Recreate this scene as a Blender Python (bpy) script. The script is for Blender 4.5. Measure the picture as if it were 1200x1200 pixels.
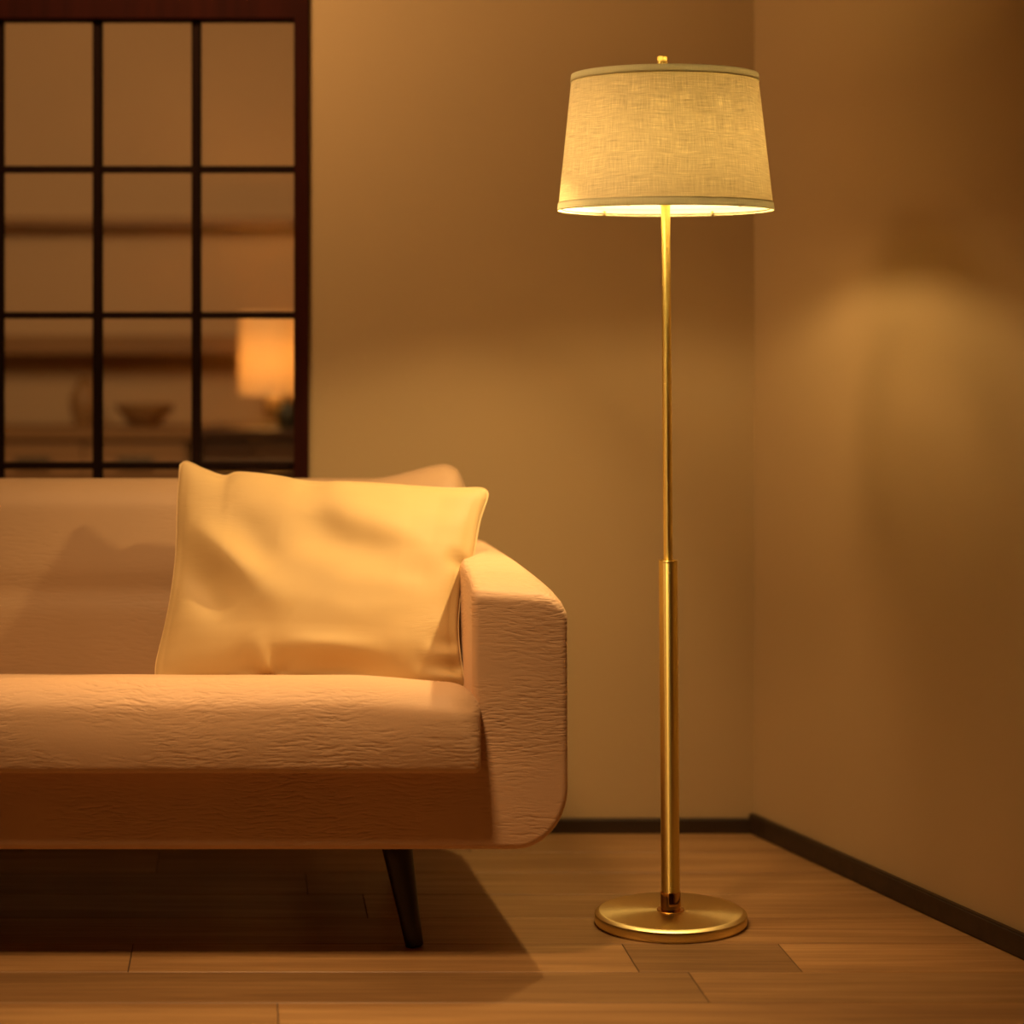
import bpy, bmesh, math, random
import numpy as np
from mathutils import Vector, Matrix, noise

# ------------------------------------------------------------------ scene, camera, light, exposure
for o in list(bpy.data.objects):
    bpy.data.objects.remove(o)
S = bpy.context.scene
COL = S.collection
F, EYE, HOR, CX = 2600.0, 1.0, 390.0, 600.0      # focal length in px (frame 1200), eye height, horizon row

cam_d = bpy.data.cameras.new('camera')
cam = bpy.data.objects.new('camera', cam_d); COL.objects.link(cam)
cam.location = (0, 0, EYE); cam.rotation_euler = (math.pi/2, 0, 0)
cam_d.sensor_width = 36; cam_d.lens = 36*F/1200
cam_d.shift_y = -(600-HOR)/1200
cam_d.clip_start = .05
cam_d.dof.use_dof = True; cam_d.dof.focus_distance = 3.66; cam_d.dof.aperture_fstop = 1.75
S.camera = cam

w = bpy.data.worlds.new('world'); S.world = w; w.use_nodes = True
w.node_tree.nodes['Background'].inputs[0].default_value = (1, .6, .3, 1)
w.node_tree.nodes['Background'].inputs[1].default_value = .0

S.view_settings.view_transform = 'Standard'; S.view_settings.look = 'None'
S.view_settings.gamma = 1; S.view_settings.use_curve_mapping = False
S.view_settings.exposure = 0.0

def area(name, loc, target, size, power, color, size_y=None, spread=180):
    l = bpy.data.lights.new(name, 'AREA'); l.energy = power; l.color = color
    l.shape = 'RECTANGLE'; l.size = size; l.size_y = size_y or size; l.spread = math.radians(spread)
    o = bpy.data.objects.new(name, l); COL.objects.link(o); o.location = loc
    o.rotation_euler = (Vector(target)-Vector(loc)).to_track_quat('-Z', 'Y').to_euler()
    return o
WARM = (1, .60, .27)
area('ceiling_light_left', (-.85, 3.65, 2.45), (-.42, 4.44, 1.3), .35, 8.6, WARM, spread=110)
area('ceiling_light_front', (-.50, 2.6, 2.5), (-.46, 3.35, .3), .30, 7.0, WARM, spread=64)
area('added_light_far_left', (-2.9, 3.0, 2.5), (-3.6, 3.0, 1.1), .4, 18, WARM, spread=110)  # added fill, no known fitting; brightens the left wall for the pole's stripe
area('ceiling_light_next_room', (-1.2, 5.0, 2.0), (-1.2, 7.3, .9), .7, 21, WARM)
BULB_STRENGTH = 310
DOWN_POWER = 4.4
SMALL_BULB = 90

# ------------------------------------------------------------------ helpers
sm = lambda a, b, x: (lambda t: t*t*(3-2*t))(max(0, min(1, (x-a)/(b-a))))
def at(x, y, Y):                                   # point seen at pixel (x, y) at depth Y
    return Vector(((x-CX)/F*Y, Y, EYE-(y-HOR)/F*Y))
def link(o, parent=None, **props):
    COL.objects.link(o)
    if parent: o.parent = parent
    for k, v in props.items(): o[k] = v
    return o
def mesh_obj(name, verts, faces, mat, parent=None, smooth=True, uvs=None, **props):
    me = bpy.data.meshes.new(name); me.from_pydata([tuple(v) for v in verts], [], faces); me.update()
    if uvs is not None:
        uv = me.uv_layers.new(name='UVMap')
        for l in me.loops: uv.data[l.index].uv = uvs[l.vertex_index]
    if smooth:
        for p in me.polygons: p.use_smooth = True
    if mat: me.materials.append(mat)
    return link(bpy.data.objects.new(name, me), parent, **props)
def bm_obj(name, bm, mat, parent=None, smooth=False, **props):
    bmesh.ops.recalc_face_normals(bm, faces=bm.faces)
    me = bpy.data.meshes.new(name); bm.to_mesh(me); bm.free()
    if smooth:
        for p in me.polygons: p.use_smooth = True
    if mat: me.materials.append(mat)
    return link(bpy.data.objects.new(name, me), parent, **props)
def add_box(bm, x0, x1, y0, y1, z0, z1, bevel=0):
    r = bmesh.ops.create_cube(bm, size=1)
    vs = r['verts']
    for v in vs:
        v.co = Vector((x0 if v.co.x < 0 else x1, y0 if v.co.y < 0 else y1, z0 if v.co.z < 0 else z1))
    if bevel:
        es = list({e for v in vs for e in v.link_edges})
        bmesh.ops.bevel(bm, geom=es, offset=bevel, segments=2, affect='EDGES', profile=.5)
def box(name, x0, x1, y0, y1, z0, z1, mat, parent=None, bevel=0, **props):
    bm = bmesh.new(); add_box(bm, x0, x1, y0, y1, z0, z1, bevel)
    return bm_obj(name, bm, mat, parent, **props)
def empty(name, loc, **props):
    o = bpy.data.objects.new(name, None); o.empty_display_size = .1; o.location = loc
    return link(o, None, **props)
def lathe(name, prof, mat, parent=None, n=96, center=(0, 0), closed=False, lean=0, **props):
    """prof: (radius, z) from bottom to top, around the z axis; lean shifts x by lean*z"""
    verts, faces, uvs = [], [], []
    m = len(prof)
    for i in range(n+1):
        a = 2*math.pi*i/n
        for j, (r, z) in enumerate(prof):
            verts.append((center[0]+r*math.cos(a)+lean*z, center[1]+r*math.sin(a), z)); uvs.append((a*.17, z))
    rng = range(m if closed else m-1)
    for i in range(n):
        for j in rng:
            k = (j+1) % m
            faces.append((i*m+j, (i+1)*m+j, (i+1)*m+k, i*m+k))
    o = mesh_obj(name, verts, faces, mat, parent, True, uvs, **props)
    bm = bmesh.new(); bm.from_mesh(o.data)
    bmesh.ops.remove_doubles(bm, verts=bm.verts, dist=1e-6)
    bmesh.ops.recalc_face_normals(bm, faces=bm.faces)
    bm.to_mesh(o.data); bm.free()
    return o
def tube(name, pts, r, mat, parent=None, n=10, radii=None, cap=True, **props):
    verts, faces = [], []
    pts = [Vector(p) for p in pts]
    for i, p in enumerate(pts):
        t = (pts[min(i+1, len(pts)-1)]-pts[max(i-1, 0)]).normalized()
        u = t.orthogonal().normalized() if i == 0 else (u-u.dot(t)*t).normalized()
        v = t.cross(u); rr = radii[i] if radii else r
        for k in range(n):
            a = 2*math.pi*k/n; verts.append(p+u*rr*math.cos(a)+v*rr*math.sin(a))
    for i in range(len(pts)-1):
        for k in range(n):
            faces.append((i*n+k, i*n+(k+1) % n, (i+1)*n+(k+1) % n, (i+1)*n+k))
    if cap:
        faces.append(tuple(reversed(range(n)))); faces.append(tuple(range((len(pts)-1)*n, len(pts)*n)))
    return mesh_obj(name, verts, faces, mat, parent, True, **props)
def flat_ends(o, deg=35):
    o.data.set_sharp_from_angle(angle=math.radians(deg)); return o

# ------------------------------------------------------------------ materials
class NT:
    def __init__(self, name):
        self.m = bpy.data.materials.new(name); self.m.use_nodes = True
        self.t = self.m.node_tree; self.t.nodes.clear()
        self.out = self.n('ShaderNodeOutputMaterial')
    def n(self, kind, inputs=None, **props):
        nd = self.t.nodes.new(kind)
        for k, v in props.items(): setattr(nd, k, v)
        for k, v in (inputs or {}).items():
            if hasattr(v, 'outputs') : v = v.outputs[0]
            if isinstance(v, bpy.types.NodeSocket): self.t.links.new(v, nd.inputs[k])
            else:
                if isinstance(v, tuple) and len(v) == 3 and nd.inputs[k].type == 'RGBA': v = (*v, 1)
                nd.inputs[k].default_value = v
        return nd
    def coords(self, scale=(1, 1, 1), rot=(0, 0, 0), kind='Object'):
        tc = self.n('ShaderNodeTexCoord')
        return self.n('ShaderNodeMapping', {'Vector': tc.outputs[kind], 'Scale': scale, 'Rotation': rot})
    def noise(self, vec, scale=5., detail=3., rough=.5, dist=0.):
        return self.n('ShaderNodeTexNoise', {'Vector': vec, 'Scale': scale, 'Detail': detail, 'Roughness': rough, 'Distortion': dist})
    def ramp(self, fac, stops):
        r = self.n('ShaderNodeValToRGB', {'Fac': fac}); cr = r.color_ramp
        while len(cr.elements) < len(stops): cr.elements.new(.5)
        for e, (p, c) in zip(cr.elements, stops):
            e.position = p; e.color = (*c, 1) if isinstance(c, tuple) else (c, c, c, 1)
        return r
    def math(self, op, a, b=0., c=0.):
        nd = self.n('ShaderNodeMath', operation=op)
        for i, v in enumerate((a, b, c)):
            if hasattr(v, 'outputs'): v = v.outputs[0]
            if isinstance(v, bpy.types.NodeSocket): self.t.links.new(v, nd.inputs[i])
            else: nd.inputs[i].default_value = v
        return nd
    def bump(self, h, dist=.001, strength=1.):
        return self.n('ShaderNodeBump', {'Height': h, 'Distance': dist, 'Strength': strength})
    def finish(self, shader):
        self.t.links.new(shader.outputs[0], self.out.inputs['Surface']); return self.m
def simple(name, col, rough=.5, metal=0., spec=.5, var=.08, scale=8):
    t = NT(name); v = t.coords()
    nz = t.noise(v, scale, 4)
    c = t.ramp(nz, [(.3, tuple(x*(1-var) for x in col)), (.7, tuple(x*(1+var) for x in col))])
    p = t.n('ShaderNodeBsdfPrincipled', {'Base Color': c, 'Roughness': rough, 'Metallic': metal, 'Specular IOR Level': spec})
    return t.finish(p)

def mat_wall(name, col):
    t = NT(name); v = t.coords()
    big = t.noise(v, 1.2, 3); fine = t.noise(v, 90, 4)
    c = t.ramp(big, [(.3, tuple(x*.96 for x in col)), (.7, tuple(x*1.04 for x in col))])
    b = t.bump(fine, .0006, .5)
    return t.finish(t.n('ShaderNodeBsdfPrincipled', {'Base Color': c, 'Roughness': .75, 'Specular IOR Level': .2, 'Normal': b}))

def mat_leather(name, col, wrinkle=1., rough=.55, bumpd=.0016, cut=.0, rail=False):
    t = NT(name)
    warp = t.noise(t.coords((5, 5, 5)), 1., 2)
    v0 = t.coords((38, 38, 225))
    off = t.n('ShaderNodeVectorMath', {0: warp.outputs['Color'], 1: (0, 0, 9)}, operation='MULTIPLY')
    v = t.n('ShaderNodeVectorMath', {0: v0, 1: off}, operation='ADD')
    wr = t.noise(v, 1., 2.5, .55, .35)
    ridges = t.ramp(wr, [(.28, 0.), (.5, .75), (.68, 1.)])
    msk = t.ramp(t.noise(t.coords((4.5, 4.5, 6)), 1., 3), [(.40+cut, .04), (.64+cut, 1.)])
    if rail:                                          # the taut front rail is smooth, the arm is wrinkled
        sx = t.n('ShaderNodeSeparateXYZ', {'Vector': t.n('ShaderNodeTexCoord').outputs['Object']})
        ma = t.n('ShaderNodeMapRange', {0: sx.outputs[0], 1: .80, 2: .88, 3: .08, 4: 1.}, interpolation_type='SMOOTHSTEP')
        msk = t.math('MULTIPLY', msk, ma)
    hgt = t.math('MULTIPLY', ridges, msk)
    grain = t.noise(t.coords(), 520, 3)
    h2 = t.math('MULTIPLY_ADD', grain, .10, hgt)
    tone = t.noise(t.coords((3, 3, 3)), 1., 3)
    c = t.ramp(tone, [(.3, tuple(x*.93 for x in col)), (.7, tuple(x*1.05 for x in col))])
    b = t.bump(h2, bumpd, wrinkle)
    p = t.n('ShaderNodeBsdfPrincipled', {'Base Color': c, 'Roughness': rough, 'Specular IOR Level': .28, 'Normal': b,
        'Sheen Weight': .12, 'Sheen Roughness': .5, 'Sheen Tint': (1, .8, .6)})
    return t.finish(p)

def mat_brass(name, rough=.26, col=(.80, .60, .17), axis='Z', aniso=.75, kind='RADIAL', var=.2, rot=0.):
    t = NT(name)
    sc = (2, 2, 600) if kind == 'RADIAL' else (500, 500, 3)
    v = t.coords((900, 900, 4))
    nz = t.noise(v, 1., 2)
    r = t.ramp(nz, [(.3, rough*(1-var)), (.7, rough*(1+var))])
    tg = t.n('ShaderNodeTangent', direction_type='RADIAL', axis=axis)
    p = t.n('ShaderNodeBsdfPrincipled', {'Base Color': (*col, 1), 'Metallic': 1., 'Roughness': r, 'Anisotropic': aniso, 'Anisotropic Rotation': rot, 'Tangent': tg})
    return t.finish(p)

def mat_wood(name, c0, c1, axis=0, rough=.4, scale=1., spec=.4):
    t = NT(name); s = [38*scale]*3; s[axis] = 2.2*scale
    v = t.coords(tuple(s)); nz = t.noise(v, 1., 5, .6, .6)
    c = t.ramp(nz, [(.3, c0), (.7, c1)])
    b = t.bump(nz, .0005, .4)
    return t.finish(t.n('ShaderNodeBsdfPrincipled', {'Base Color': c, 'Roughness': rough, 'Specular IOR Level': spec, 'Normal': b}))

def mat_floor():
    t = NT('oak_floor_boards')
    at_ = t.n('ShaderNodeAttribute', attribute_name='plank')
    sep = t.n('ShaderNodeSeparateColor', {'Color': at_.outputs['Color']})
    offs = t.n('ShaderNodeVectorMath', {0: at_.outputs['Color'], 1: (37., 91., 53.)}, operation='MULTIPLY')
    tc = t.n('ShaderNodeTexCoord')
    p0 = t.n('ShaderNodeVectorMath', {0: tc.outputs['Object'], 1: offs}, operation='ADD')
    m1 = t.n('ShaderNodeMapping', {'Vector': p0, 'Scale': (1.6, 26, 1)})
    grain = t.noise(m1, 1., 5, .62, .8)
    m2 = t.n('ShaderNodeMapping', {'Vector': p0, 'Scale': (3, 150, 1)})
    fib = t.noise(m2, 1., 4, .6)
    g = t.math('MULTIPLY_ADD', fib, .35, t.math('MULTIPLY', grain, .65))
    c = t.ramp(g, [(.32, (.160, .080, .030)), (.5, (.255, .138, .052)), (.66, (.35, .20, .080))])
    tone = t.math('MULTIPLY_ADD', sep.outputs[0], .55, .72)
    mul = t.n('ShaderNodeVectorMath', {0: c, 'Scale': tone}, operation='SCALE')
    ro = t.ramp(g, [(.3, .5), (.7, .36)])
    b = t.bump(g, .0006, .5)
    return t.finish(t.n('ShaderNodeBsdfPrincipled', {'Base Color': mul.outputs[0], 'Roughness': ro, 'Specular IOR Level': .4, 'Normal': b}))

def mat_shade(name, trans=.05, tape=None, glow=(1., .78, .37)):
    t = NT(name)
    tc = t.n('ShaderNodeTexCoord')
    skew = t.noise(t.n('ShaderNodeMapping', {'Vector': tc.outputs['UV'], 'Scale': (9, 9, 1)}), 1., 2)
    dv = t.n('ShaderNodeVectorMath', {0: skew.outputs['Color'], 1: (.010, .018, 0)}, operation='MULTIPLY')
    uv = t.n('ShaderNodeVectorMath', {0: tc.outputs['UV'], 1: dv}, operation='ADD')
    weft = t.noise(t.n('ShaderNodeMapping', {'Vector': uv, 'Scale': (26, 640, 1)}), 1., 3, .6)
    warp = t.noise(t.n('ShaderNodeMapping', {'Vector': uv, 'Scale': (660, 30, 1)}), 1., 3, .6)
    a = t.ramp(weft, [(.28, 0.), (.5, .5), (.72, 1.)])
    b = t.ramp(warp, [(.28, 0.), (.5, .5), (.72, 1.)])
    s = t.math('ADD', t.math('MULTIPLY', a, .55), t.math('MULTIPLY', b, .45))
    col = t.ramp(s, [(.2, (.60, .53, .38)), (.5, (.68, .61, .455)), (.85, (.74, .67, .52))])
    # open weave lets more light through between threads
    tr = t.ramp(s, [(.22, trans*.35), (.36, trans*.9), (.62, trans*1.02), (.74, trans*2.0)])
    if tape:
        col = t.ramp(s, [(.2, tuple(x*.94 for x in tape)), (.8, tuple(x*1.05 for x in tape))])
        tr = t.ramp(s, [(.2, trans*.9), (.8, trans*1.1)])
    bm_ = t.bump(s, .0006, .7)
    geo = t.n('ShaderNodeNewGeometry')
    dif = t.n('ShaderNodeBsdfDiffuse', {'Color': col, 'Normal': bm_})
    tl = t.n('ShaderNodeBsdfTranslucent', {'Color': t.n('ShaderNodeMix', {6: (0, 0, 0, 1), 7: (*glow, 1), 0: tr}, data_type='RGBA').outputs[2]})
    add = t.n('ShaderNodeAddShader', {0: dif, 1: tl})
    return t.finish(add)

def emitter(name, col, strength):
    t = NT(name)
    return t.finish(t.n('ShaderNodeEmission', {'Color': (*col, 1), 'Strength': strength}))

M = {}
M['wall'] = mat_wall('beige_plaster', (.42, .29, .145))
M['wall_far'] = mat_wall('ochre_plaster', (.56, .40, .25))
M['ceiling'] = mat_wall('ceiling_plaster', (.45, .33, .21))
M['floor'] = mat_floor()
M['gap'] = simple('board_gap', (.03, .016, .008), .8)
M['base'] = mat_wood('dark_skirting_wood', (.020, .011, .005), (.040, .020, .009), 0, .45)
M['frame'] = mat_wood('reddish_dark_frame_wood', (.020, .0028, .001), (.034, .0045, .0016), 2, .8, 1., .1)
M['muntin'] = mat_wood('black_brown_glazing_bar', (.009, .003, .0012), (.015, .005, .002), 2, .8, 1., .1)
M['leather'] = mat_leather('tan_wrinkled_leather', (.64, .40, .225), rail=False)
M['leather_seat'] = mat_leather('tan_seat_leather', (.64, .405, .23), cut=.02)
M['leather_back_shaded'] = mat_leather('tan_smooth_back_leather_shaded', (.34, .21, .11), wrinkle=.2)  # same leather as the seat, backrest shade put into the colour
M['piping'] = simple('tan_piping', (.70, .47, .28), .5)
M['pillow'] = mat_leather('golden_tan_cushion_cloth', (.475, .325, .140), wrinkle=.22, rough=.6, cut=.1)
M['leg'] = mat_wood('black_stained_leg_wood', (.010, .005, .003), (.030, .014, .007), 2, .35)
M['brass'] = mat_brass('satin_brass_tube', .36, (.96, .76, .26), aniso=.97, var=0., rot=.25)
M['brass_base'] = mat_brass('brushed_brass_disc', .34, (.88, .72, .33), aniso=.75, var=.0)
M['brass_collar'] = mat_brass('polished_brass_collar', .10, (.80, .47, .14), aniso=.2)
M['wire'] = simple('dark_brass_wire', (.35, .22, .08), .35, 1.)
M['shade'] = mat_shade('linen_lamp_shade', .076)
M['trim'] = mat_shade('sage_beige_binding_tape', .052, (.68, .65, .43), (.95, .86, .50))
M['bulb'] = emitter('lit_bulb_glass', (1, .71, .32), BULB_STRENGTH)

def mat_glass():
    t = NT('window_glass')
    tr = t.n('ShaderNodeBsdfTransparent', {'Color': (.93, .92, .88, 1)})
    gl = t.n('ShaderNodeBsdfGlossy', {'Color': (1, 1, 1, 1), 'Roughness': .06})
    fr = t.n('ShaderNodeFresnel', {'IOR': 1.45})
    return t.finish(t.n('ShaderNodeMixShader', {0: fr, 1: tr, 2: gl}))
M['glass'] = mat_glass()

# ------------------------------------------------------------------ the room
YW = 4.44                                            # back wall
CORN = Vector((at(884, 975, YW).x, YW, 0))           # corner of back and right wall
K = Vector((.225, -.594, 0)).normalized()            # direction of the right wall towards the viewer
CEIL = 2.6
XL, YB = -3.6, -2.6
RW_END = CORN + K*((YW-YB)/-K.y)

# floor boards: rows run along x, joints placed as in the photograph near the lamp
random.seed(4)
def build_floor(y0, y1, x0, x1f, name, ref, joints={}):
    rowh = .16
    verts, faces, cols = [], [], []
    k0 = math.floor((y0-ref)/rowh)
    k1 = math.ceil((y1-ref)/rowh)
    g = .0007
    for k in range(k0, k1):
        a, b = max(y0, ref+k*rowh), min(y1, ref+(k+1)*rowh)
        if b-a < .002: continue
        xe = max(x1f(a), x1f(b))+.02
        js = joints.get(k)
        if js is None:
            js = []; x = x0-random.random()*1.3
            while x < xe:
                js.append(x); x += random.uniform(.8, 1.7)
        else:
            js = [x0-.1, x0+.9] + js
            x = js[-1]
            while x < xe: x += random.uniform(.9, 1.4); js.append(x)
        js = [max(js[0], x0)] + [j for j in js[1:] if x0+.05 < j < xe-.05] + [xe]
        skew = -.12
        for i in range(len(js)-1):
            c = (random.random(), random.random(), random.random())
            if k == 0 and abs(js[i]-.4357) < .01: c = (1.25, c[1], c[2])
            xa0 = js[i]+g; xb0 = js[i+1]-g
            n = len(verts); ch = .0008; d = .0009
            sa = lambda yy: (0 if i == 0 else skew*(yy-b))
            sb = lambda yy: (0 if i == len(js)-2 else skew*(yy-b))
            A, B = a+g, b-g
            verts += [(xa0+sa(A), A, -d), (xb0+sb(A), A, -d), (xb0+sb(B), B, -d), (xa0+sa(B), B, -d),
                      (xa0+sa(A)+ch, A+ch, 0), (xb0+sb(A)-ch, A+ch, 0), (xb0+sb(B)-ch, B-ch, 0), (xa0+sa(B)+ch, B-ch, 0)]
            faces += [(n+4, n+5, n+6, n+7), (n, n+1, n+5, n+4), (n+1, n+2, n+6, n+5), (n+2, n+3, n+7, n+6), (n+3, n, n+4, n+7)]
            cols += [c]*5
    nb = len(verts); nf = len(faces)
    xe = max(x1f(y0), x1f(y1))+.02
    verts += [(x0, y0, -.0016), (xe, y0, -.0016), (xe, y1, -.0016), (x0, y1, -.0016),
              (x0, y0, -.05), (xe, y0, -.05), (xe, y1, -.05), (x0, y1, -.05)]
    faces += [(nb, nb+1, nb+2, nb+3), (nb+7, nb+6, nb+5, nb+4), (nb, nb+4, nb+5, nb+1), (nb+1, nb+5, nb+6, nb+2),
              (nb+2, nb+6, nb+7, nb+3), (nb+3, nb+7, nb+4, nb)]
    cols += [(.5, .5, .5)]*6
    o = mesh_obj(name, verts, faces, M['floor'], None, False, kind='structure')
    o.data.materials.append(M['gap'])
    ca = o.data.color_attributes.new('plank', 'FLOAT_COLOR', 'CORNER')
    for p in o.data.polygons:
        if p.index >= nf: p.material_index = 1
        for li in p.loop_indices: ca.data[li].color = (*cols[p.index], 1)
    return o
xr = lambda y: CORN.x + K.x*((CORN.y-y)/-K.y)
REF = 3.471                                          # board edge seen at row 1139
build_floor(YB, YW+.12, XL, lambda y: xr(y) if y < YW else CORN.x+.1, 'floor', REF,
            {0: [-.62, .1800, .4357], -1: [-1.1, .276], -2: [-.35, .9]})

# walls as solids
wt = .12
def wall_slab(name, x0, x1, z0, z1, y0=YW, y1=YW+wt, mat='wall'):
    return box(name, x0, x1, y0, y1, z0, z1, M[mat], kind='structure')
WX0, WX1 = -1.42, at(362, 500, YW).x                 # opening in the back wall
FT = 2.10                                            # head of the opening
bm = bmesh.new()
add_box(bm, WX1, CORN.x+.15, YW, YW+wt, 0, CEIL)
add_box(bm, XL-.12, WX0, YW, YW+wt, 0, CEIL)
add_box(bm, WX0, WX1, YW, YW+wt, FT, CEIL)
bm_obj('wall_back', bm, M['wall'], kind='structure')
def slanted(name, off0, off1, z0, z1, mat, start=0., bevel=0):
    N = Vector((-K.y, K.x, 0))*1.0                   # points away from the room (+x side)
    if N.x < 0: N = -N
    L = (YW-YB)/-K.y
    a, b = CORN+K*start, CORN+K*L
    bm = bmesh.new()
    vs = []
    for z in (z0, z1):
        for p in (a+N*off0, b+N*off0, b+N*off1, a+N*off1): vs.append(bm.verts.new((p.x, p.y, z)))
    for f in ((0, 1, 2, 3), (4, 5, 6, 7), (0, 1, 5, 4), (1, 2, 6, 5), (2, 3, 7, 6), (3, 0, 4, 7)):
        bm.faces.new([vs[i] for i in f])
    if bevel: bmesh.ops.bevel(bm, geom=[e for e in bm.edges], offset=bevel, segments=3, affect='EDGES')
    return bm_obj(name, bm, M[mat], kind='structure')
slanted('wall_right', 0, .12, 0, CEIL, 'wall')
slanted('baseboard_right', -.014, 0, 0, .040, 'base', .0, .003)
bm = bmesh.new()
add_box(bm, WX1, CORN.x, YW-.014, YW, 0, .030, .003)
bm_obj('baseboard_back', bm, M['base'], kind='structure')
box('wall_left', XL-.12, XL, YB, YW, 0, CEIL, M['wall'], kind='structure')
box('baseboard_left', XL, XL+.014, YB, YW, 0, .040, M['base'], kind='structure', bevel=.003)
box('wall_front', XL-.12, RW_END.x+.12, YB-.12, YB, 0, CEIL, M['wall'], kind='structure')
bm = bmesh.new()
cv = [(XL, YB), (RW_END.x, YB), (CORN.x+.02, YW+.12), (XL, YW+.12)]
lo = [bm.verts.new((x, y, CEIL)) for x, y in cv]; hi = [bm.verts.new((x, y, CEIL+.1)) for x, y in cv]
bm.faces.new(lo); bm.faces.new(hi)
for i in range(4): bm.faces.new((lo[i], lo[(i+1) % 4], hi[(i+1) % 4], hi[i]))
bm_obj('ceiling', bm, M['ceiling'], kind='structure')

# ---- glazed partition in the back wall: window_1
win = empty('window_1', ((WX0+WX1)/2, YW, 0), kind='structure')
def wchild(o):
    o.parent = win; o.matrix_parent_inverse = Matrix.Translation(-win.location); return o
st = .029
yf0, yf1 = YW-.012, YW+.06
bm = bmesh.new()
zh0 = at(0, 22.5, YW).z; zh1 = zh0+.085              # cross rail seen at the top of the photograph
add_box(bm, WX1-st, WX1, yf0, yf1, 0, FT, .002)
add_box(bm, WX0, WX0+st, yf0, yf1, 0, FT, .002)
add_box(bm, WX0, WX1, yf0+.001, yf1-.001, FT-.045, FT, .002)
add_box(bm, WX0, WX1, yf0+.001, yf1-.001, zh0, zh1, .002)
add_box(bm, WX0, WX1, yf0+.001, yf1-.001, 0, .12, .002)
wchild(bm_obj('window_frame', bm, M['frame']))
mw = .0085
px = 116*YW/F
for k in range(1, 9):
    x = at(229, 0, YW).x-(k-1)*px
    if x < WX0+.06: break
    wchild(box('glazing_bar', x-mw, x+mw, YW+.002, YW+.03, .12, FT-.045, M['muntin'], bevel=.002))
for y in (198, 369.5, 546, 718, 890):
    z = at(0, y, YW).z
    wchild(box('glazing_bar', WX0+st, WX1-st, YW+.004, YW+.028, z-mw*.8, z+mw*.8, M['muntin'], bevel=.002))
wchild(box('glass_pane', WX0+st, WX1-st, YW+.014, YW+.018, .12, FT-.045, M['glass']))

# ---- the next room behind the glazing
NX0, NX1, NY1 = -3.1, .4, 7.3
build_floor(YW+.12, NY1, NX0, lambda y: NX1, 'floor_next_room', REF)
box('wall_next_room_back', NX0-.1, NX1+.1, NY1, NY1+.1, 0, CEIL, M['wall_far'], kind='structure')
box('wall_next_room_left', NX0-.1, NX0, YW+.12, NY1, 0, CEIL, M['wall_far'], kind='structure')
box('wall_next_room_right', NX1, NX1+.1, YW+.12, NY1, 0, CEIL, M['wall_far'], kind='structure')
box('ceiling_next_room', NX0, NX1, YW+.12, NY1, CEIL, CEIL+.1, M['ceiling'], kind='structure')

M['oak'] = mat_wood('brown_cabinet_wood', (.24, .13, .055), (.32, .18, .08), 0, .5)
M['oak_dark'] = mat_wood('dark_sideboard_wood', (.050, .022, .010), (.085, .038, .018), 0, .5)
M['tan_wood'] = mat_wood('pale_brown_shelf_wood', (.30, .17, .08), (.38, .22, .11), 0, .5)

M['pot_dark'] = simple('dark_green_glaze', (.035, .032, .018), .4)
# wide dark sideboard under the small lamp
YS = 6.75
def pz(y, Y): return at(0, y, Y).z
def pxx(x, Y): return at(x, 0, Y).x
SBX0, SBX1, SBT = pxx(232, YS), pxx(420, YS), pz(503, YS)
sb = empty('sideboard', ((SBX0+SBX1)/2, YS+.2, 0), label='dark brown wooden sideboard carrying the small lit lamp, seen blurred through the glazing', category='sideboard')
def kid(o, p):
    o.parent = p; o.matrix_parent_inverse = Matrix.Translation(-p.location); return o
kid(box('cabinet_body', SBX0+.01, SBX1-.01, YS+.02, YS+.40, .08, SBT-.03, M['oak_dark'], bevel=.003), sb)
kid(box('top', SBX0, SBX1, YS, YS+.42, SBT-.03, SBT, M['oak_dark'], bevel=.004), sb)
for i in range(3):
    xa = SBX0+.02+i*(SBX1-SBX0-.04)/3; xb = SBX0+.02+(i+1)*(SBX1-SBX0-.04)/3
    d = kid(box('drawer', xa+.005, xb-.005, YS+.005, YS+.02, SBT-.19, SBT-.045, M['oak_dark'], bevel=.002), sb)
    h = box('knob', (xa+xb)/2-.03, (xa+xb)/2+.03, YS-.012, YS+.005, SBT-.125, SBT-.115, M['wire'], bevel=.003); h.parent = d
    d = kid(box('door', xa+.005, xb-.005, YS+.005, YS+.02, .1, SBT-.2, M['oak_dark'], bevel=.002), sb)
for sx in (SBX0+.05, SBX1-.05):
    for sy in (YS+.06, YS+.34):
        kid(tube('leg', [(sx, sy, 0), (sx, sy, .082)], .02, M['oak_dark'], n=12), sb)

# small lit lamp on the sideboard
LX, LY = pxx(321, YS+.2), YS+.2
z_b, z_t = pz(463, LY), pz(366, LY)
M['shade_small'] = mat_shade('amber_lamp_shade', .10, None, (1., .62, .26))
M['bulb_small'] = emitter('small_lit_bulb', (1, .50, .13), SMALL_BULB)
M['ceramic'] = simple('brown_ceramic', (.13, .08, .035), .6)
tl = empty('table_lamp', (LX, LY, SBT), label='small table lamp with glowing amber drum shade, seen blurred through the glazing', category='lamp')
rs = 41/F*LY
kid(lathe('lamp_shade', [(rs, z_b), (rs*.99, (z_b+z_t)/2), (rs*.98, z_t)], M['shade_small'], None, 64, (LX, LY)), tl)
kid(flat_ends(lathe('lamp_base', [(0, SBT), (.05, SBT), (.05, SBT+.012), (.022, SBT+.018), (.03, SBT+.05), (.022, z_b-.01), (.008, z_b), (.008, z_b+.06), (0, z_b+.06)], M['ceramic'], None, 48, (LX, LY))), tl)
kid(lathe('bulb', [(0, z_b+.065), (.015, z_b+.075), (.03, z_b+.11), (.024, z_b+.135), (0, z_b+.148)], M['bulb_small'], None, 32, (LX, LY)), tl)

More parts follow.
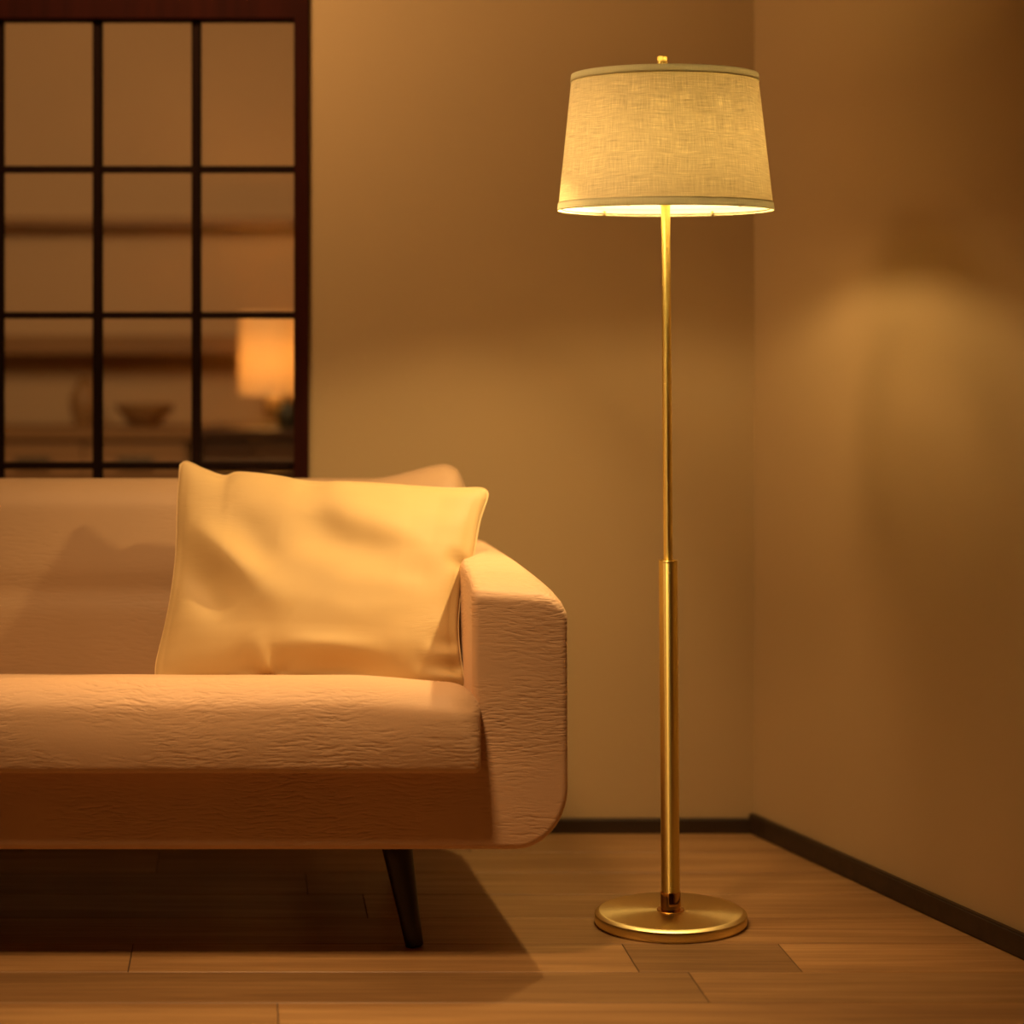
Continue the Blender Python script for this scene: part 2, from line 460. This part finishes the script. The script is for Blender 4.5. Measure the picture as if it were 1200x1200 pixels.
# long wall shelves, a bench unit and a few blurred pots
def shelf(name, xa, xb, y, th, depth, mat, label, group=None):
    zt = pz(y, NY1-depth)
    return box(name, pxx(xa, NY1-depth), pxx(xb, NY1-depth), NY1-depth, NY1, zt-th, zt, M[mat], bevel=.003,
               label=label, category='shelf')
shelf('wall_shelf', -140, 345, 255, .030, .10, 'oak', 'long thin brown wall shelf, the upper of two behind the glazing')
shelf('wall_shelf', -140, 292, 393, .060, .16, 'oak', 'thick brown wall shelf left of the small lit lamp')
CBX0, CBX1, CBT = pxx(-150, 6.8), pxx(226, 6.8), pz(503, 6.8)
cb = empty('cabinet', ((CBX0+CBX1)/2, 7.0, 0), label='low brown drawer cabinet left of the dark sideboard, behind the glazing', category='cabinet')
kid(box('top', CBX0, CBX1, 6.8, 7.2, CBT-.035, CBT, M['oak'], bevel=.004), cb)
kid(box('cabinet_body', CBX0+.015, CBX1-.015, 6.83, 7.19, .06, CBT-.035, M['tan_wood'], bevel=.003), cb)
kid(box('plinth', CBX0+.03, CBX1-.03, 6.85, 7.17, 0, .06, M['oak_dark']), cb)
nd = 3
for i in range(nd):
    xa = CBX0+.02+i*(CBX1-CBX0-.04)/nd; xb = CBX0+.02+(i+1)*(CBX1-CBX0-.04)/nd
    for za, zb in ((CBT-.155, CBT-.045), (CBT-.28, CBT-.165), (.07, CBT-.29)):
        d = kid(box('drawer', xa+.006, xb-.006, 6.812, 6.83, za, zb, M['tan_wood'], bevel=.002), cb)
        h = box('handle', (xa+xb)/2-.055, (xa+xb)/2+.055, 6.79, 6.812, (za+zb)/2-.014, (za+zb)/2+.012, M['pot_dark'], bevel=.004)
        h.parent = d
M['pot_brown'] = simple('umber_glaze', (.30, .17, .07), .5)
def pot(name, x, yb, Y, prof, mat, label, cat, group=None):
    c = at(x, yb, Y)
    o = flat_ends(lathe(name, [(r, z) for r, z in prof], M[mat], None, 40))
    o.location = (c.x, c.y, c.z); o['label'] = label; o['category'] = cat
    return o
bowl = [(0, 0), (.035, 0), (.06, .02), (.088, .055), (.092, .07), (.086, .07), (.055, .03), (0, .016)]
vase = [(0, 0), (.03, 0), (.045, .04), (.05, .08), (.035, .12), (.02, .14), (.026, .155), (.018, .155), (.012, .13), (0, .12)]
def on(z, Y, x, *a):                                  # pot standing at height z
    c = EYE-z; return pot(a[0], x, HOR+c/Y*F, Y, *a[1:])
on(CBT, 7.0, 170, 'fruit_bowl', bowl, 'pot_brown', 'low brown bowl on the drawer cabinet behind the glazing', 'bowl')
on(CBT, 7.06, 100, 'vase', vase, 'pot_brown', 'brown vase standing left of the low bowl on the drawer cabinet', 'vase')
on(SBT, 6.83, 337, 'jar', [(0, 0), (.026, 0), (.034, .02), (.034, .055), (.02, .075), (.02, .085), (0, .085)], 'pot_dark', 'small dark jar on the sideboard beside the small lit lamp', 'jar')

# ------------------------------------------------------------------ the sofa
X0 = -.91; YF = 3.50
sofa = empty('sofa', (X0, 3.85, 0), label='long tan leather sofa with rounded arms and dark splayed legs', category='sofa')
inX, outX = -.063, .0905
def flare(x, y):                                      # arms open out towards the front
    d = max(0., y-YF); s = 1 if x >= X0 else -1; u = abs(x-X0); iu, ou = inX-X0, outX-X0
    k = .085*u/iu if u < iu else .085+.10*(u-iu)/(ou-iu)
    return x - s*k*d
def arc_poly(pts, seg=.02):
    """closed polygon with elliptical corner rounding: (x, z, rx, rz)"""
    out = []
    n = len(pts)
    for i in range(n):
        p = Vector(pts[i][:2]); a = Vector(pts[i-1][:2]); b = Vector(pts[(i+1) % n][:2])
        r = pts[i][2]
        if r <= 0: out.append(p); continue
        da, db = (a-p).normalized(), (b-p).normalized()
        ra = rb = r
        if len(pts[i]) > 3: ra, rb = pts[i][2], pts[i][3]
        m = max(6, int(r/.006))
        m = min(m, 22)
        for k in range(m+1):
            t = k/m*math.pi/2
            out.append(p + da*ra*(1-math.sin(t)) + db*rb*(1-math.cos(t)))
    res = []
    for i, p in enumerate(out):
        q = out[(i+1) % len(out)]; d = (q-p).length
        res.append(p)
        m = int(d/seg)
        for k in range(1, m): res.append(p.lerp(q, k/m))
    return res
AT = .603
def mirror(pts): return [(2*X0-p[0], *p[1:]) for p in reversed(pts)]
right = [(outX, .183, .085, .100), (outX-.002, AT-.002, .040, .030), (inX-.001, AT+.004, .012), (inX-.004, .335, .01)]
# going round: bottom right -> up -> inner -> left side mirrored
right = [(outX, .183, .085, .10), (outX-.001, AT-.006, .036, .045), (inX, AT+.005, .014), (inX, .335, .012)]
left = []
for p in reversed(right):
    q = (2*X0-p[0], *p[1:2], *(reversed(p[2:]) if len(p) > 3 else p[2:])); left.append(q)
poly = arc_poly(right+left)
def offset_poly(P, d):
    n = len(P); out = []
    area2 = sum(P[i].x*P[(i+1) % n].y-P[(i+1) % n].x*P[i].y for i in range(n)); sg = 1 if area2 > 0 else -1
    for i in range(n):
        e0 = (P[i]-P[i-1]); e1 = (P[(i+1) % n]-P[i])
        nrm = (Vector((-e0.y, e0.x)).normalized()+Vector((-e1.y, e1.x)).normalized())
        nrm = nrm.normalized()*sg
        out.append(P[i]+nrm*d)
    return out
rings = []
R = .0125
for k in range(7):
    t = k/6*math.pi/2; rings.append((R*(1-math.sin(t)), YF+R*(1-math.cos(t))))
for y in np.linspace(YF+.03, 4.13, 14): rings.append((0, float(y)))
for k in range(1, 6):
    t = k/5*math.pi/2; rings.append((.04*(1-math.cos(t)), 4.13+.04*math.sin(t)))
verts, faces = [], []
P0 = poly; n = len(P0)
for (ins, y) in rings:
    for p in (offset_poly(P0, ins) if ins > 0 else P0):
        x, z = p.x, p.y
        if z > .45:                                   # arm top settles slightly towards the front edge
            z -= .018*math.exp(-(y-YF)/.035)*min(1, (z-.45)/.1)
        if z > .59:
            c_ = abs(abs(x-X0)-(.5*(inX+outX)-X0))/.075
            z += .014*max(0, 1-c_*c_)*sm(YF, YF+.35, y)
        verts.append((flare(x, y), y, z))
for i in range(len(rings)-1):
    for k in range(n):
        faces.append((i*n+k, i*n+(k+1) % n, (i+1)*n+(k+1) % n, (i+1)*n+k))
from mathutils.geometry import tessellate_polygon
for base_i in (0, (len(rings)-1)*n):
    flat = [Vector((verts[base_i+k][0], verts[base_i+k][2], 0)) for k in range(n)]
    for tri in tessellate_polygon([flat]): faces.append(tuple(base_i+q for q in tri))
def finalize(o, ang=50):
    bm = bmesh.new(); bm.from_mesh(o.data); bmesh.ops.recalc_face_normals(bm, faces=bm.faces); bm.to_mesh(o.data); bm.free()
    if ang: o.data.set_sharp_from_angle(angle=math.radians(ang))
    return o
body = finalize(mesh_obj('body', verts, faces, M['leather']), 60)
kid(body, sofa)

def soft_box(name, x0, x1, y0, y1, z0, z1, rad, mat, dens, post):
    """rounded box; rad(px,py,pz in -1..1) gives the corner radius there; post maps the final point"""
    nx, ny, nz = dens
    bm = bmesh.new()
    idx = {}
    def V(i, j, k):
        if (i, j, k) not in idx:
            u, v, w_ = i/nx*2-1, j/ny*2-1, k/nz*2-1
            idx[(i, j, k)] = bm.verts.new((u, v, w_))
        return idx[(i, j, k)]
    for i in range(nx):
        for j in range(ny):
            bm.faces.new((V(i, j, 0), V(i, j+1, 0), V(i+1, j+1, 0), V(i+1, j, 0)))
            bm.faces.new((V(i, j, nz), V(i+1, j, nz), V(i+1, j+1, nz), V(i, j+1, nz)))
    for i in range(nx):
        for k in range(nz):
            bm.faces.new((V(i, 0, k), V(i+1, 0, k), V(i+1, 0, k+1), V(i, 0, k+1)))
            bm.faces.new((V(i, ny, k), V(i, ny, k+1), V(i+1, ny, k+1), V(i+1, ny, k)))
    for j in range(ny):
        for k in range(nz):
            bm.faces.new((V(0, j, k), V(0, j, k+1), V(0, j+1, k+1), V(0, j+1, k)))
            bm.faces.new((V(nx, j, k), V(nx, j+1, k), V(nx, j+1, k+1), V(nx, j, k+1)))
    hx, hy, hz = (x1-x0)/2, (y1-y0)/2, (z1-z0)/2
    c = Vector(((x0+x1)/2, (y0+y1)/2, (z0+z1)/2))
    for v in bm.verts:
        u = v.co.copy()
        # concentrate vertices towards the edges
        f = lambda a: math.copysign(1-(1-abs(a))**1.6, a)
        p = Vector((f(u.x)*hx, f(u.y)*hy, f(u.z)*hz))
        r = rad(u.x, u.y, u.z)
        q = Vector([max(-h+r, min(h-r, a)) for a, h in zip(p, (hx, hy, hz))])
        d = p-q
        # components lying on faces: keep each normal direction
        if d.length > 1e-9: p2 = q+d.normalized()*min(r, d.length if max(abs(abs(p.x)-hx), 0) > 1e-6 and abs(abs(p.y)-hy) > 1e-6 and abs(abs(p.z)-hz) > 1e-6 else r)
        else: p2 = p
        v.co = Vector(post(p2+c, u))
    o = bm_obj(name, bm, M[mat], smooth=True)
    return o
# seat cushion: crisp lower edge, rolled top
SX1 = -.049; SX0 = 2*X0-SX1
def seat_post(p, u):
    x, y, z = p
    tt = sm(.32, .44, z)
    z -= tt*.150*max(0, y-3.50)                       # seat falls towards the back
    z -= .012*sm(.75, 1, abs(x-X0)/(SX1-X0))*tt
    y -= .010*math.sin(math.pi*max(0, min(1, (z-.314)/.136)))*(1 if u.y < 0 else 0)
    z += .0035*noise.noise(Vector((x*4, y*5, 0)))*tt
    if y > YF: x = flare(x, y) - .016*(x-X0)/(SX1-X0)*sm(YF-.01, YF+.05, y)
    return (x, y, z)
def seat_rad(a, b, c): return .010+.042*sm(-.7, .6, c)
seat = soft_box('seat_cushion', SX0, SX1, 3.446, 4.00, .314, .459, seat_rad, 'leather_seat', (150, 44, 22), seat_post)
kid(seat, sofa)
# backrest
BX1 = -.083; BX0 = 2*X0-BX1
def back_post(p, u):
    x, y, z = p
    e = abs(x-X0)/(BX1-X0)
    z += (sm(.35, .74, z))*(.027*sm(.78, .965, e) - .012*sm(.975, 1.0, e))
    y += .34*(z-.36)
    y -= .012*math.sin(math.pi*max(0, min(1, (z-.36)/.38)))*(1 if u.y < 0 else 0)
    y += .006*math.exp(-((z-.54)/.02)**2)*(1 if u.y < 0 else 0)
    return (x, y, z)
back = soft_box('backrest', BX0, BX1, 3.905, 4.06, .34, .729, lambda a, b, c: .02+.030*sm(-.2, .8, c), 'leather_back_shaded', (150, 16, 40), back_post)
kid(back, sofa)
# legs
def leg(top, foot):
    o = tube('leg', [Vector(foot)+(Vector(top)-Vector(foot))*t for t in (0, .02, .25, .5, .75, 1.0)], 0, M['leg'], None, 20,
             radii=[.0135, .0150, .0172, .0205, .0238, .0270])
    kid(o, sofa); return o
for s in (1, -1):
    tx, fx = (-.1945, -.1585)
    if s < 0: tx, fx = 2*X0-tx, 2*X0-fx
    leg((tx, 3.64, .190), (fx, 3.615, .0))
    tx, fx = (-.225, -.205)
    if s < 0: tx, fx = 2*X0-tx, 2*X0-fx
    leg((tx, 4.05, .190), (fx, 4.08, .0))

# ------------------------------------------------------------------ the cushion
def bez(pts, n):
    """smooth polyline through pixel points (Catmull-Rom, chord parameter)"""
    P = [Vector(p) for p in pts]; P = [P[0]*2-P[1]]+P+[P[-1]*2-P[-2]]
    L = [0]
    for i in range(1, len(P)-2): L.append(L[-1]+(P[i+1]-P[i]).length)
    out = []
    for k in range(n+1):
        s = L[-1]*k/n; i = 0
        while i < len(L)-2 and s > L[i+1]: i += 1
        t = (s-L[i])/(L[i+1]-L[i]); a, b, c, d = P[i:i+4]
        out.append(.5*((2*b)+(c-a)*t+(2*a-5*b+4*c-d)*t*t+(3*b-a-3*c+d)*t**3))
    return out
PB, PT = (3.71, .424), (3.925, .735)                  # (Y, z) of the cushion's lower and upper line
def on_plane(x, y):                                   # pixel on the outline -> point on the leaning plane
    k = -(y-HOR)/F; s = (PT[0]-PB[0])/(PT[1]-PB[1])   # z = 1+k*Y ; Y = PB0+s*(z-PB1)
    Y = (PB[0]+s*(1-PB[1]))/(1-s*k)
    return Vector(((x-CX)/F*Y, Y, 1+k*Y))
NU, NV = 130, 110
top = bez([(211, 545), (219, 541), (240, 550), (263, 557.5), (280, 553.5), (320, 557), (366, 564.5), (430, 566), (520, 572), (562, 572), (571, 576)], NU)
bot = bez([(182, 795), (190, 798), (260, 798), (315, 797), (400, 799), (480, 803), (535, 806), (545, 802)], NU)
lef = bez([(211, 545), (208, 590), (206, 650), (200, 700), (192, 740), (187, 760), (183, 778), (182, 795)], NV)
rig = bez([(571, 576), (571, 584), (562, 612), (555, 650), (549, 668), (541, 690), (537, 730), (539, 765), (545, 802)], NV)
top, bot, lef, rig = [[on_plane(p.x, p.y) for p in c] for c in (top, bot, lef, rig)]
nrm = Vector((0, -(PT[1]-PB[1]), PT[0]-PB[0])).normalized()
pv = {}
verts, faces = [], []
def ridge(px_, py_, x0, y0, x1, y1, wdt, amp, taper=True):
    a, b, p = Vector((x0, y0)), Vector((x1, y1)), Vector((px_, py_))
    t = max(0, min(1, (p-a).dot(b-a)/(b-a).length_squared)); q = a.lerp(b, t)
    ta = (1-t) if taper else math.sin(math.pi*(.08+.84*t))
    ww = wdt*(1+.9*t) if taper else wdt
    return amp*ta*math.exp(-((p-q).length/ww)**2)
def folds(X, Y):                                      # fold heights in metres, located by the photo's pixel grid
    h = 0
    h += ridge(X, Y, 368, 556, 350, 612, 17, -.0062)           # dimple falling from the top seam
    h += ridge(X, Y, 398, 575, 392, 610, 16, .003)
    h += ridge(X, Y, 345, 566, 338, 610, 12, .004)
    h += ridge(X, Y, 352, 605, 400, 640, 22, -.006, False)
    h += ridge(X, Y, 226, 626, 312, 706, 18, .015, False)     # long diagonal fold on the left
    h += ridge(X, Y, 300, 690, 350, 730, 26, .006, False)
    h += ridge(X, Y, 212, 655, 268, 735, 20, -.011, False)
    h += ridge(X, Y, 268, 610, 330, 680, 22, -.008, False)
    h += ridge(X, Y, 263, 556, 262, 590, 14, -.007)
    h += ridge(X, Y, 330, 640, 470, 668, 24, -.009, False)
    h += ridge(X, Y, 350, 600, 480, 635, 22, .007, False)
    h += ridge(X, Y, 316, 797, 300, 755, 8, .009)             # gather at the lower seam
    h += ridge(X, Y, 330, 797, 336, 770, 8, -.010)
    h += ridge(X, Y, 296, 800, 270, 770, 12, -.007)
    h += ridge(X, Y, 330, 768, 440, 772, 11, .008, False)
    h += ridge(X, Y, 345, 788, 470, 790, 11, -.006, False)
    h += ridge(X, Y, 549, 668, 520, 662, 7, -.012)            # notch in the right seam
    h += ridge(X, Y, 546, 680, 500, 690, 12, .005)
    h += ridge(X, Y, 545, 770, 490, 778, 7, .012)             # pinched pleats low on the right
    h += ridge(X, Y, 545, 785, 480, 786, 6, -.009)
    h += ridge(X, Y, 545, 757, 500, 764, 6, -.007)
    h += ridge(X, Y, 540, 798, 480, 797, 6, .007)
    h += ridge(X, Y, 560, 590, 500, 640, 30, .004)
    return h
def to_px(p): return (CX+p.x/p.y*F, HOR+(1-p.z)/p.y*F)
grid = [[None]*(NV+1) for _ in range(NU+1)]
for i in range(NU+1):
    for j in range(NV+1):
        u, v = i/NU, j/NV
        c = (top[i]*(1-v)+bot[i]*v) + (lef[j]*(1-u)+rig[j]*u) - (top[0]*(1-u)*(1-v)+top[NU]*u*(1-v)+bot[0]*(1-u)*v+bot[NU]*u*v)
        grid[i][j] = c
def add_side(side):
    base = len(verts)
    for i in range(NU+1):
        for j in range(NV+1):
            u, v = i/NU, j/NV; c = grid[i][j]
            a = max(0, 1-abs(2*u-1)**2.6)*max(0, 1-abs(2*v-1)**2.6)
            edge = min(u, 1-u, v, 1-v)
            t = .058*a**.62
            if side > 0:
                X, Y = to_px(c)
                fade = sm(0, .035, edge)
                t += 1.25*folds(X, Y)*fade
                t += fade*.0024*noise.noise(Vector((X/60, Y/30, 1)))
                t += fade*.0003*noise.noise(Vector((X/24, Y/20, 4)))
            else: t = .045*a**.6
            verts.append(c+nrm*t*side)
    st_ = NV+1
    for i in range(NU):
        for j in range(NV):
            q = (base+i*st_+j, base+i*st_+j+1, base+(i+1)*st_+j+1, base+(i+1)*st_+j)
            faces.append(q if side > 0 else tuple(reversed(q)))
add_side(1); add_side(-1)
pil = mesh_obj('throw_pillow', verts, faces, M['pillow'])
bm = bmesh.new(); bm.from_mesh(pil.data); bmesh.ops.remove_doubles(bm, verts=bm.verts, dist=2e-5)
bmesh.ops.recalc_face_normals(bm, faces=bm.faces); bm.to_mesh(pil.data); bm.free()
for p in pil.data.polygons: p.use_smooth = True
pil['label'] = 'golden tan square cushion leaning in the corner of the sofa'; pil['category'] = 'cushion'
M['pillow_piping'] = simple('golden_tan_piping', (.60, .42, .19), .6)
loop = top[:-1]+rig[:-1]+list(reversed(bot))[:-1]+list(reversed(lef))[:-1]
loop = loop+[loop[0]]
pp = tube('piping', loop, .0014, M['pillow_piping'], pil, 8, cap=False)

# ------------------------------------------------------------------ the floor lamp
YL = 3.757
LXc = at(786, 0, YL).x
lamp = empty('floor_lamp', (LXc, YL, 0), label='tall brass floor lamp with linen shade standing between sofa and corner', category='lamp')
LEAN = -.0072
RB, HB = .1290, .0225
ba = flat_ends(lathe('base', [(0, .0016), (RB-.006, .0016), (RB-.0035, .0), (RB-.0035, .0022), (RB-.0005, .0035), (RB, .005), (RB, .0165), (RB-.0006, .0178),
        (RB-.006, .0215), (RB-.0075, HB-.0004), (RB-.009, HB), (.03, HB), (0, HB)], M['brass_base'], lamp, 160), 28)
flat_ends(lathe('collar', [(.0168, HB), (.0232, HB), (.0236, HB+.001), (.0232, HB+.002), (.0172, HB+.0026), (.0172, HB+.031), (.0165, HB+.032), (.0150, HB+.032)], M['brass_collar'], lamp, 96, lean=LEAN))
ZS = 1-(657-390)/F*YL
flat_ends(lathe('lower_pole', [(.0158, HB+.03), (.0158, ZS-.0030), (.0154, ZS-.0022), (.0154, ZS-.0016), (.0158, ZS-.001), (.0157, ZS), (.0150, ZS+.0012), (.0125, ZS+.0008), (.0105, ZS-.004), (.0102, ZS-.02)], M['brass'], lamp, 96, lean=LEAN))
ZJ = 1-(449-390)/F*YL
ZP = 1.262
flat_ends(lathe('upper_pole', [(.0079, ZS-.03), (.0079, ZJ-.0008), (.0074, ZJ-.0004), (.0074, ZJ+.0004), (.0078, ZJ+.0008), (.0078, ZP-.04), (.0078, ZP-.02), (0, ZP-.02)], M['brass'], lamp, 64, lean=LEAN))
# shade
RS0, RS1, Z0, Z1 = .1822, .1572, 1.2065, 1.4365
TB, TT = .0135, .0125
rz = lambda z: RS0+(RS1-RS0)*(z-Z0)/(Z1-Z0)
ZA, ZC = Z0+TB-.001, Z1-TT+.001
sh = lathe('lamp_shade', [(rz(ZA+(ZC-ZA)*k/12), ZA+(ZC-ZA)*k/12) for k in range(13)], M['shade'], lamp, 160, lean=LEAN)
def band(name, za, zb):
    o = []
    e = .0013
    prof = [(rz(za), za+.0004), (rz(za)+e*.5, za-.0004), (rz(za)+e, za+.0004), (rz(zb)+e, zb-.0004), (rz(zb)+e*.5, zb+.0004), (rz(zb), zb-.0004)]
    return lathe(name, prof, M['trim'], sh, 160, lean=LEAN)
band('bottom_trim', Z0, Z0+TB); band('top_trim', Z1-TT, Z1)
# wire ring, spider and fitter under the shade
def ring_pts(r, z, n=64): return [(r*math.cos(2*math.pi*k/n)+LEAN*z, r*math.sin(2*math.pi*k/n), z) for k in range(n+1)]
M['dark_wire'] = simple('dark_ring_wire', (.05, .03, .012), .5)
tube('lower_wire_ring', ring_pts(rz(Z0)-.006, Z0+.003), .0013, M['dark_wire'], sh, 8, cap=False)
for ca_ in (1.02, 2.15, 4.3, 5.4):
    cx_, cy_ = (rz(Z0)-.0055)*math.cos(ca_)+LEAN*Z0, (rz(Z0)-.0055)*math.sin(ca_)
    tube('clip', [(cx_, cy_, Z0-.0005), (cx_, cy_, Z0+.0075)], .0024, M['wire'], sh, 10)
tube('upper_wire_ring', ring_pts(rz(Z1)-.004, Z1-.004), .0013, M['wire'], sh, 8, cap=False)
sp = []
for k in range(3):
    a = 2*math.pi*k/3+.5
    tube('spider_arm', [((rz(Z1)-.004)*math.cos(a)+LEAN*Z1, (rz(Z1)-.004)*math.sin(a), Z1-.004), (.09*math.cos(a)+LEAN*Z1, .09*math.sin(a), Z1-.006), (.008*math.cos(a)+LEAN*Z1, .008*math.sin(a), Z1-.006)], .0018, M['wire'], sh, 8)
# harp, socket, bulb, finial
hp = []
for k in range(33):
    t = k/32*math.pi
    z = ZP-.02+(Z1-.008-(ZP-.02))*math.sin(t)**.7 if 0 < k < 32 else ZP-.02
    hp.append((-.050*math.cos(t)*(1 if 0 < k < 32 else .4)+LEAN*z, 0, z))
tube('harp', hp, .0018, M['wire'], lamp, 8)
flat_ends(lathe('socket', [(0, ZP-.045), (.012, ZP-.045), (.017, ZP-.035), (.017, ZP-.005), (.014, ZP), (0, ZP)], M['brass'], lamp, 48, lean=LEAN))
ZB = ZP
ZB_TOP = ZB+.053
lathe('bulb', [(0, ZB), (.0125, ZB), (.0135, ZB+.006), (.020, ZB+.014), (.0245, ZB+.026), (.0235, ZB+.037), (.016, ZB+.048), (.008, ZB+.052), (0, ZB+.053)], M['bulb'], lamp, 48, lean=LEAN)
ZF = 1-(66-390)/F*YL
flat_ends(lathe('finial', [(0, Z1-.012), (.006, Z1-.012), (.006, Z1+.002), (.0086, Z1+.003), (.0088, ZF-.009), (.0082, ZF-.008), (.0082, ZF-.0065), (.0088, ZF-.0055), (.0088, ZF-.001), (.008, ZF), (0, ZF)], M['brass'], lamp, 48, lean=LEAN-.0025))

# added disc light beside the bulb, tilted towards the seat to brighten the cushion
ld = bpy.data.lights.new('added_beam_light', 'AREA'); ld.shape = 'DISK'; ld.size = .035; ld.energy = DOWN_POWER; ld.color = (1, .71, .32)
ld.spread = math.radians(118)
lo_ = bpy.data.objects.new('added_beam_light', ld); COL.objects.link(lo_); lo_.parent = lamp
lo_.location = (-.036+LEAN*ZB, 0, ZB+.004)
lo_.rotation_euler = Vector((-.50, .04, -.80)).to_track_quat('-Z', 'Y').to_euler()
